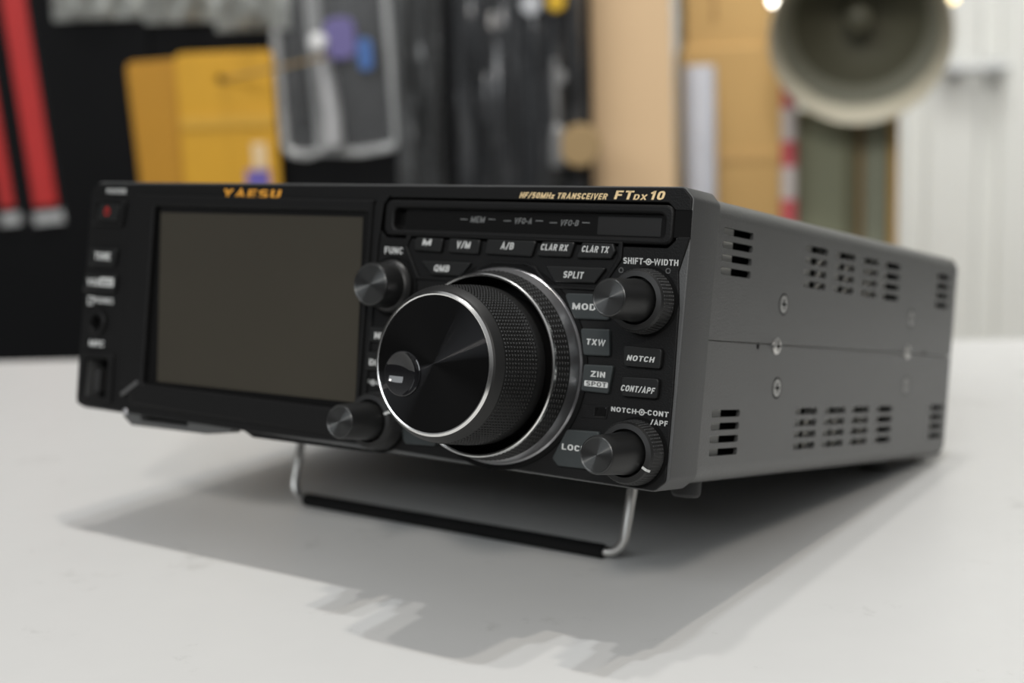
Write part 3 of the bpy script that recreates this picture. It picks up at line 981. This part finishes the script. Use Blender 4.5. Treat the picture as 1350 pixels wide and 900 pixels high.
def hung(name, label, cat, pxc, py_bottom, v, lean=0.0, group=None):
    u_, z_ = bg(pxc, py_bottom, v)
    o = thing(name, label, cat, room(u_, v, z_), ROOM, group)
    o.rotation_euler = (0, lean, ROOM)
    return o


PXM = lambda v: FPX / ((v - CAM.dot(V)) / FWD.dot(V))      # pixels per metre at distance v (roughly)

# red straps in clear sleeves at the far left
for (pc, w, wr, lab, pyb) in ((17, 26, 17, 'narrow red strap in a clear sleeve hanging at the far left edge', 296), (67, 40, 31, 'wider red strap in a clear sleeve hanging beside the narrower one', 294)):
    k = PXM(VB)
    o = hung('strap_packet', lab, 'strap', pc, pyb, VB, lean=math.radians(-4.5), group='red straps on the display wall')
    mb = MB()
    box(mb, (-wr / 2 / k, -0.006, 24 / k), (wr / 2 / k, -0.003, 420 / k), redm)
    mb.build('red_strap', o, scale=1)
    mb = MB(); pouch(mb, w / k, 430 / k, 0.010, sleeve, seed=pc, amp=0.0015, nx=8, nz=30, sq=0.4)
    box(mb, (-w / 2 / k, -0.004, 0), (w / 2 / k, -0.001, 16 / k), clear_edge)
    mb.build('clear_sleeve', o, scale=1, label='clear plastic sleeve')

# crumpled grey bags along the top
for (x0, x1, yb_, sd_, lab) in ((70, 200, 26, 3, 'crumpled grey plastic bag at the top, nearest the red straps'),
                               (188, 300, 30, 5, 'crumpled grey plastic bag at the top, above the yellow packets'),
                               (286, 396, 40, 8, 'crumpled grey plastic bag at the top, beside the clear bags')):
    v = VB
    k = PXM(v)
    mb = MB(); pouch(mb, (x1 - x0) / k, 110 / k, 0.022, crumple, seed=sd_, amp=0.012, folds=5, nx=26, nz=26)
    o = mb.build('plastic_bag', None, scale=1, loc=room(*[(lambda q: (q[0], v, q[1]))(bg((x0 + x1) / 2, yb_, v))][0]), rotz=ROOM)
    tag(o, lab, 'bag', 'crumpled plastic bags on the display wall')

# yellow packets on a peg
PK = WV - 0.0125
k = PXM(PK)


def packet(name, lab, x0, x1, y0, v, m, lean, holepx=None, band=False):
    k = PXM(v)
    w = (x1 - x0) / k; h = 330 / k
    u_, z_ = bg((x0 + x1) / 2, y0, v)
    o = thing(name, lab, 'packet', room(u_, v, z_ - h), ROOM, 'yellow paper packets on a peg')
    o.rotation_euler = (0, lean, ROOM)
    mb = MB()
    outl = rounded([(-w / 2, 0), (w / 2, 0), (w / 2, h), (-w / 2, h)], [0.001, 0.001, 0.008, 0.008])
    hol = [circle(holepx, h - 0.026, 0.0042, 16)] if holepx is not None else []
    plate(mb, outl, hol, -0.004, 0.004, m, bevel=0.0015)
    mb.build('paper_body', o, scale=1)
    if band:
        mb = MB(); box(mb, (-w / 2 * 0.97, -0.0055, h - 0.072), (w / 2 * 0.97, -0.004, h - 0.060), mat('paler_fold', srgb(196, 150, 44), 0.5))
        mb.build('flap_fold', o, scale=1, label='paler folded flap edge')
        mb = MB(); box(mb, (w * 0.16, -0.0055, h - 0.140), (w * 0.40, -0.004, h - 0.114), mat('violet_print', srgb(96, 84, 160), 0.5))
        mb.build('violet_mark', o, scale=1, label='violet printed patch')
        mb = MB(); box(mb, (w * 0.24, -0.0052, h - 0.113), (w * 0.38, -0.004, h - 0.088), mat('pale_print', srgb(215, 190, 150), 0.5))
        mb.build('pale_mark', o, scale=1, label='pale printed patch')
    return o


packet('paper_packet', 'deep yellow paper packet half hidden behind the brighter one', 183, 268, 78, WV - 0.0045, yel2, math.radians(-3.0))
packet('paper_packet', 'bright yellow paper packet in front, hole threaded on a wire peg', 234, 362, 68, PK, yel, math.radians(-0.6), holepx=-0.004, band=True)
hu, hz = bg(291, 106, PK - 0.004); h2u, h2z = bg(430, 75, WV - 0.13)
mb = MB()
p0, p1 = room(hu, PK - 0.004, hz), room(h2u, WV - 0.13, h2z)
tube(mb, [room(hu, WV, hz), p0, p0.lerp(p1, 0.12), p0.lerp(p1, 0.5), p1], 0.0015, mat('brown_wire_peg', (0.30, 0.20, 0.08), 0.5), 10)
tag(mb.build('wire_peg', None, scale=1), 'thin wire peg carrying the yellow packets', 'peg')


def bag(name, lab, x0, x1, yb_, m, t=0.02, seed=1, amp=0.006, folds=4, group=None, seam=None, top=-70, lean=0.0, v=VB, cat='bag'):
    k = PXM(v)
    w = (x1 - x0) / k; h = (yb_ - top) / k
    o = hung(name, lab, cat, (x0 + x1) / 2, yb_, v, lean, group)
    mb = MB(); pouch(mb, w, h, t, m, seed=seed, amp=amp, folds=folds, nx=24, nz=20, sq=0.5)
    mb.build('bag_film', o, scale=1)
    if seam:
        mb = MB(); tube(mb, [(-w / 2, -0.004, h), (-w / 2, -0.004, 0.01), (-w / 2 + 0.006, -0.004, 0.003), (0, -0.005, 0.0), (w / 2 - 0.006, -0.004, 0.003), (w / 2, -0.004, 0.01), (w / 2, -0.004, h)], 0.0045, seam, 8)
        mb.build('bag_seam', o, scale=1, label='shiny sealed edge')
    return o, k, w, h


# left: two clear bags with parts inside
o, k, w, h = bag('clear_bag', 'clear plastic bag with black goods right beside the yellow packets', 378, 434, 204, clear, 0.016, 2, 0.004, 3, 'bags of goods on the display wall', clear_edge, lean=math.radians(-2))
mb = MB(); tube(mb, [(0.0, -0.007, 0.03), (0.002, -0.007, 0.1), (0.0, -0.007, h * 0.9)], 0.006, blackm, 12)
mb.build('black_lead', o, scale=1, label='black lead inside the bag')
o, k, w, h = bag('clear_bag', 'clear plastic bag with a silver cable and a violet label', 425, 526, 200, clear, 0.022, 4, 0.006, 3, 'bags of goods on the display wall', clear_edge, lean=math.radians(-2.5))
L = lambda px, py: ((px - 475.5) / k, (200 - py) / k)
mb = MB()
q = [L(445, 190), L(446, 150), L(444, 110), L(440, 75), L(438, 60)]
tube(mb, [(a_, -0.013, b_) for a_, b_ in q], [0.0095, 0.0095, 0.0085, 0.0075, 0.008], silverc, 14)
mb.build('silver_cable', o, scale=1, label='thick silver cable end')
for (nm, lab, x0, y0, x1, y1, c) in (('violet_label', 'violet round label', 448, 30, 488, 82, srgb(98, 90, 140)), ('blue_label', 'small blue label', 489, 58, 507, 98, srgb(62, 100, 160))):
    mb = MB(); a_, b_ = L(x0, y1), L(x1, y0)
    plate(mb, rounded([(a_[0], a_[1]), (b_[0], a_[1]), (b_[0], b_[1]), (a_[0], b_[1])], 0.012), [], -0.026, -0.022, mat(nm, c, 0.4), bevel=0.001)
    mb.build(nm, o, scale=1, label=lab)
mb = MB(); a_, b_ = L(440, 60)
lathe(mb, [(0.002, -0.034), (0.008, -0.032), (0.010, -0.026), (0.009, -0.02)], a_, b_, mat('white_plastic_plug', (0.6, 0.6, 0.6), 0.3), 20)
mb.build('white_plug', o, scale=1, label='white round plug')
# grey and charcoal bags
for (x0, x1, yb_, m, sd_, lab) in ((529, 592, 318, smoke, 11, 'long grey plastic bag hanging beside the silver cable bag'),
                                  (606, 692, 318, smoke_dark, 13, 'long charcoal plastic bag right of the dark gap'),
                                  (690, 776, 318, smoke_dark, 17, 'long charcoal plastic bag next to the tan carton')):
    o, k, w, h = bag('plastic_pouch', lab, x0, x1, yb_, m, 0.024, sd_, 0.014, 5.5, 'long grey bags on the display wall')
k = PXM(VB)
for (nm, lab, cat, px, py, rpx, c, hgt) in (
        ('round_tag', 'small grey round tag on the charcoal bag', 'tag', 737, 101, 9, (0.20, 0.20, 0.20), None),
        ('white_card', 'white card at the top of the charcoal bag', 'card', 700, 6, 13, (0.42, 0.43, 0.45), None),
        ('yellow_card', 'bright yellow tag at the top beside the white card', 'tag', 733, 2, 12, srgb(200, 160, 20), None)):
    u_, z_ = bg(px, py, VB - 0.034)
    mb = MB(); lathe(mb, [(rpx / k * 0.9, 0.008), (rpx / k, 0.006), (rpx / k, 0.001), (rpx / k * 0.9, 0)], 0, 0, mat(nm, c, 0.4), 24)
    tag(mb.build(nm, None, scale=1, loc=room(u_, VB - 0.034, z_), rotz=ROOM), lab, cat)
u_, z_ = bg(735, 220, VB - 0.04)
mb = MB(); tube(mb, [(0, 0, 0), (0, 0, 0.004), (0, 0, 0.034), (0, 0, 0.037), (0, 0, 0.04), (0, 0, 0.1)], [0.006, 0.0075, 0.0075, 0.005, 0.003, 0.003], mat('grey_plug_plastic', (0.19, 0.19, 0.19), 0.4), 16)
tag(mb.build('cable_plug', None, scale=1, loc=room(u_, VB - 0.034, z_), rotz=ROOM), 'light grey plug hanging low on the charcoal bag', 'plug')
u_, z_ = bg(764, 192, VB - 0.04)
mb = MB(); lathe(mb, [(0.006, 0.03), (0.019, 0.03), (0.020, 0.028), (0.020, 0.002), (0.019, 0), (0.006, 0)], 0, 0, mat('beige_tape', srgb(150, 125, 85), 0.5), 28)
tag(mb.build('tape_roll', None, scale=1, loc=room(u_, VB - 0.04, z_), rotz=ROOM), 'beige roll of tape peeping out left of the tan carton', 'tape')


# cartons standing on the floor behind the table
def carton(lab, x0, x1, ytop, v, depth, m, lean=0.0, tapes=(), group='cardboard cartons behind the table'):
    u0, z1 = bg(x0, ytop, v); u1, _ = bg(x1, ytop, v)
    z1 = max(z1, 0.3)
    uc = (u0 + u1) / 2; w = abs(u1 - u0)
    o = thing('cardboard_carton', lab, 'carton', room(uc, v, 0), ROOM, group)
    o.rotation_euler = (0, lean, ROOM)
    mb = MB()
    outl = rounded([(-w / 2, 0), (w / 2, 0), (w / 2, z1), (-w / 2, z1)], 0.003, 2)
    plate(mb, outl, [], 0, depth, m, bevel=0.002)
    mb.build('carton_body', o, scale=1)
    for (zt, h_) in tapes:
        mb = MB(); box(mb, (-w / 2 + 0.001, -0.0012, zt), (w / 2 - 0.001, 0, zt + h_), mat('carton_tape', srgb(196, 160, 105), 0.3))
        mb.build('tape_strip', o, scale=1, label='strip of brown tape')
    return o, w, z1


tan = mat('pale_corrugated_board', srgb(206, 176, 138), 0.7, nscale=8, namt=0.05)
golden = mat('golden_corrugated_board', srgb(190, 155, 98), 0.7, nscale=8, namt=0.07)
CV = 0.90
zt = bg(980, 62, 1.08)[1]
carton('tall narrow pale tan carton in front of the golden cartons', 785, 908, -70, CV, 0.10, tan, math.radians(-1.0))
carton('wide golden brown carton behind the pale tan one', 900, 1036, 62, 1.08, 0.22, golden, tapes=((bg(980, 205, 1.08)[1] - 0.006, 0.012),))
# second carton on top of it
u0, _ = bg(903, 0, 1.08); u1, _ = bg(1036, 0, 1.08)
o = thing('cardboard_carton', 'golden brown carton stacked on top of the wide one', 'carton', room((u0 + u1) / 2, 1.08, zt), ROOM, 'cardboard cartons behind the table')
mb = MB(); w = u1 - u0
plate(mb, rect(-w / 2, 0, w / 2, 0.24, 0.003, 2), [], 0.004, 0.21, golden, bevel=0.002)
mb.build('carton_body', o, scale=1)
mb = MB(); box(mb, (-w / 2 + 0.03, 0.0025, 0.03), (-w / 2 + 0.034, 0.004, 0.24), mat('carton_crease', srgb(150, 118, 70), 0.7))
mb.build('carton_crease', o, scale=1, label='dark crease')
# white paper roll leaning between cartons
u_, z_ = bg(927, 300, 1.03); ut, zt2 = bg(923, 86, 1.03)
mb = MB(); rr = 20 / PXM(1.03)
tube(mb, [(0, 0, 0), (0, 0, 0.003), (ut - u_, 0.012, zt2 - 0.003), (ut - u_, 0.012, zt2)], [rr * 0.94, rr, rr, rr * 0.94], mat('white_paper_roll', srgb(186, 190, 200), 0.5, nscale=30, namt=0.08), 24)
tag(mb.build('paper_roll', None, scale=1, loc=room(u_, 1.03, 0), rotz=ROOM), 'white paper roll standing between the pale and golden cartons', 'roll')

# red and white striped pole
u_, _ = bg(1040, 200, 0.98)
z1 = bg(1040, 108, 0.98)[1]
pole = thing('striped_pole', 'red and white striped pole standing beside the olive cases', 'pole', room(u_, 0.98, 0), ROOM)
redp = mat('faded_red_paint', srgb(178, 78, 84), 0.5); whp = mat('greyish_white_paint', srgb(176, 168, 165), 0.5)
nb = 14
hz_ = [(1.0 - k_) for k_ in range(0)]
z_ = 0.0
zmarks = [0, bg(1040, 180, 0.98)[1] - 0.10 - 0.32, ]
bands = []
zz = z1; flip = True
while zz > 0:
    step = 0.026 if flip else 0.034
    if zz - step < 0: step = zz
    bands.append((zz - step, zz, redp if flip else whp)); zz -= step; flip = not flip
mb = MB()
for (a_, b_, m) in bands: tube(mb, [(0, 0, a_), (0, 0, b_)], 0.0085, m, 16)
mb.build('pole_shaft', pole, scale=1)

# olive green cases
olive = mat('olive_green_canvas', srgb(118, 120, 98), 0.7, nscale=30, namt=0.08)
olive2 = mat('grey_olive_canvas', srgb(122, 124, 106), 0.7, nscale=30, namt=0.08)
brown = mat('brown_wood', srgb(140, 112, 70), 0.6, nscale=20, namt=0.1)
ochre = mat('ochre_board', srgb(176, 138, 66), 0.6)
OV = 1.00


def tall(name, lab, cat, x0, x1, ytop, v, depth, m, strap=None):
    u0, z1 = bg(x0, ytop, v); u1, _ = bg(x1, ytop, v)
    o = thing(name, lab, cat, room((u0 + u1) / 2, v, 0), ROOM)
    w = u1 - u0
    mb = MB(); plate(mb, rect(-w / 2, 0, w / 2, z1, min(0.004, w * 0.2), 3), [], 0, depth, m, bevel=0.002)
    mb.build('case_body', o, scale=1)
    if strap:
        mb = MB(); box(mb, (w / 2 - 0.012, -0.002, 0.0), (w / 2 - 0.004, 0, z1), strap)
        mb.build('edge_strip', o, scale=1, label='darker edge strip')
    return o


dark_ol = mat('dark_olive_edge', srgb(92, 90, 66), 0.7)
tall('olive_case', 'wide olive green upright case below the loudspeaker horn', 'case', 1050, 1130, 147, OV, 0.16, olive, dark_ol)
tall('brown_plank', 'thin brown plank upright between the two olive cases', 'plank', 1131, 1140, 147, OV + 0.005, 0.14, brown)
tall('olive_case', 'narrow grey olive upright case right of the brown plank', 'case', 1141, 1172, 147, OV, 0.16, olive2)
tall('ochre_board', 'ochre board upright at the right side of the olive cases', 'board', 1173, 1186, 130, OV + 0.01, 0.14, ochre)

# horn loudspeaker
HV = 0.915
hu, hz = bg(1134, 50, HV)
kk = PXM(HV)
horn = thing('horn_loudspeaker', 'large round cream horn loudspeaker facing the table', 'loudspeaker', room(hu, HV, hz), ROOM)
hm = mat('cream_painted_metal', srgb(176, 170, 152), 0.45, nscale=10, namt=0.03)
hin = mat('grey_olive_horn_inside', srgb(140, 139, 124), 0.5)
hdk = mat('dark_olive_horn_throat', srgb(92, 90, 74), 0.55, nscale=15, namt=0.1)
ro = 114 / kk
bell = MB()
lathe(bell, [(ro * 0.87, 0.026), (ro * 0.955, 0.004), (ro * 0.985, 0.0), (ro, 0.003), (ro * 1.0, 0.010), (ro * 0.96, 0.030), (ro * 0.82, 0.070), (ro * 0.62, 0.105), (ro * 0.42, 0.13), (0.012, 0.135)], 0, 0, hm, 64, close=False)
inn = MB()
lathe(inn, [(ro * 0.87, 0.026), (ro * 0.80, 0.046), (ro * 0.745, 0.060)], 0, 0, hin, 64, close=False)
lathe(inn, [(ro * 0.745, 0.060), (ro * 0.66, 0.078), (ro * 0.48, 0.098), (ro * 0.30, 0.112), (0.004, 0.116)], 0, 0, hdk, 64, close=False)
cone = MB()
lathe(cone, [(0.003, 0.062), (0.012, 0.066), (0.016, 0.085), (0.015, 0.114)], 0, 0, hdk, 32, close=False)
tiltm = Matrix.Rotation(math.radians(17), 4, 'X') @ Matrix.Rotation(math.radians(-8), 4, 'Z')
for nm, b_ in (('horn_bell', bell), ('horn_throat', inn), ('reflex_cone', cone)):
    ob = b_.build(nm, horn, scale=1, smooth=50)
    ob.matrix_local = tiltm
    if nm != 'horn_bell': ob['label'] = 'darker olive inner throat' if nm == 'horn_throat' else 'dark centre cone'
ztop = bg(1090, 147, OV)[1]
mb = MB()
tube(mb, [(0.012, 0.128, 0.03), (0.012, 0.136, -0.01), (0.012, 0.136, ztop - hz + 0.004)], 0.010, hm, 14)
box(mb, (-0.02, 0.10, ztop - hz + 0.0008), (0.04, 0.155, ztop - hz + 0.006), hm)
mb.build('horn_bracket', horn, scale=1)

# rail on the pale wall and two shiny fittings, their glints painted as emission
u0, z0 = bg(1238, 92, PV - 0.02); u1, _ = bg(1330, 90, PV - 0.02)
mb = MB()
tube(mb, [(0, 0, 0), (u1 - u0, 0, 0)], 0.008, mat('grey_metal_rail', srgb(168, 170, 170), 0.5), 12)
for f in (0.25, 0.8): box(mb, ((u1 - u0) * f - 0.008, 0, -0.012), ((u1 - u0) * f + 0.008, 0.022, 0.012), mat('rail_clamp', srgb(150, 152, 154), 0.4))
tag(mb.build('wall_rail', None, scale=1, loc=room(u0, PV - 0.02, z0), rotz=ROOM), 'short grey horizontal rail on the pale ribbed wall', 'rail')
for (px, py, v, r, c, e, lab) in ((1019, 2, 1.05, 0.0042, (1.0, 0.96, 0.85), 9, 'small shiny fitting with a glowing white glint at the top, left of the horn'), (1256, -3, 1.40, 0.006, (1.0, 0.82, 0.45), 3.0, 'small shiny fitting with a glowing warm glint at the top, right of the horn')):
    u_, z_ = bg(px, py, v)
    mb = MB()
    lathe(mb, [(0.0005, -r), (r * 0.7, -r * 0.7), (r, 0), (r * 0.7, r * 0.7)], 0, 0, mat('glint_glow', c, 0.4, emit=e), 16)
    lathe(mb, [(r * 0.8, r * 0.5), (r * 1.1, r * 0.8), (r * 1.1, r * 3), (0.001, r * 3.2)], 0, 0, M['silver'], 16, close=False)
    tag(mb.build('shiny_fitting', None, scale=1, loc=room(u_, v, z_), rotz=ROOM), lab, 'lamp')

# ================================================================== LIGHT
world = bpy.data.worlds.new('World'); scene.world = world
world.use_nodes = True
wn_ = world.node_tree.nodes['Background']
wt = world.node_tree
tcw = wt.nodes.new('ShaderNodeTexCoord'); sep = wt.nodes.new('ShaderNodeSeparateXYZ')
wt.links.new(tcw.outputs['Generated'], sep.inputs[0])
rw = wt.nodes.new('ShaderNodeValToRGB')
rw.color_ramp.elements[0].position = 0.0; rw.color_ramp.elements[0].color = (0.05, 0.05, 0.05, 1)
rw.color_ramp.elements[1].position = 1.0; rw.color_ramp.elements[1].color = (0.44, 0.445, 0.45, 1)
e_ = rw.color_ramp.elements.new(0.30); e_.color = (0.15, 0.151, 0.152, 1)
wt.links.new(sep.outputs['Z'], rw.inputs[0]); wt.links.new(rw.outputs[0], wn_.inputs[0])
wn_.inputs[1].default_value = 1.0


def area(name, loc, sx, sy, power, c, target=(0.13, 0.0, TOP), spread=180):
    l = bpy.data.lights.new(name, 'AREA'); l.shape = 'RECTANGLE'; l.size = sx; l.size_y = sy; l.energy = power; l.color = c; l.spread = math.radians(spread)
    o = bpy.data.objects.new(name, l); col.objects.link(o); o.location = loc
    o.rotation_euler = (Vector(target) - Vector(loc)).to_track_quat('-Z', 'Y').to_euler()
    return o


base = Matrix.Rotation(math.radians(-30), 3, 'Z') @ Vector((0.13, 0.0, 0)) + Vector((0, 0, TOP))
# small bright downlights high above the table: each throws its own crisp shadow step
for dx, dy, p, c in ((0.155, 0.03, 18.5, (1.0, 0.92, 0.82)), (0.09, 0.09, 18.5, (0.93, 0.97, 1.0)), (-0.01, 0.12, 16, (1.0, 0.97, 0.93))):
    area('ceiling_lamp', base + Vector((dx, dy, 1.0)) * 3.2, 0.09, 0.12, p, c)
# light from the front of the shop, which reaches in under the raised front: a warm lamp and a broad cool row
area('front_lamp', base + Vector((-0.02, -1.42, 1.0)) * 1.7, 0.25, 0.25, 22, (1.0, 0.92, 0.83), base)
area('front_row', base + Vector((-0.60, -1.25, 0.85)) * 2.3, 3.6, 1.4, 78, (0.93, 0.97, 1.0), base)
area('stock_fill_light', room(0.25, 0.15, 2.55), 1.8, 0.25, 7, (1.0, 0.98, 0.95), room(0.45, 1.5, 0.9), 75)  # added fill light to brighten the hanging stock and cartons
area('wall_fill_light', room(0.75, 1.20, 2.5), 1.2, 0.25, 6, (1.0, 0.99, 0.96), room(0.75, 1.7, 1.0), 90)  # added fill light, out of view, that brightens the pale ribbed wall

# ================================================================== CAMERA
cd_ = bpy.data.cameras.new('Camera')
cam = bpy.data.objects.new('Camera', cd_); col.objects.link(cam)
cd_.sensor_width = 36.0; cd_.sensor_fit = 'HORIZONTAL'
cd_.lens = FPX / 1350 * 36
cd_.clip_start = 0.01
cam.matrix_world = Matrix((
    (RGT.x, -DWN.x, -FWD.x, CAM.x),
    (RGT.y, -DWN.y, -FWD.y, CAM.y),
    (RGT.z, -DWN.z, -FWD.z, CAM.z),
    (0, 0, 0, 1)))
cd_.dof.use_dof = True
cd_.dof.focus_distance = 0.425
cd_.dof.aperture_fstop = 7.0
cd_.dof.aperture_blades = 9
scene.camera = cam
scene.view_settings.view_transform = 'Standard'
scene.view_settings.look = 'None'
scene.view_settings.exposure = 0.0
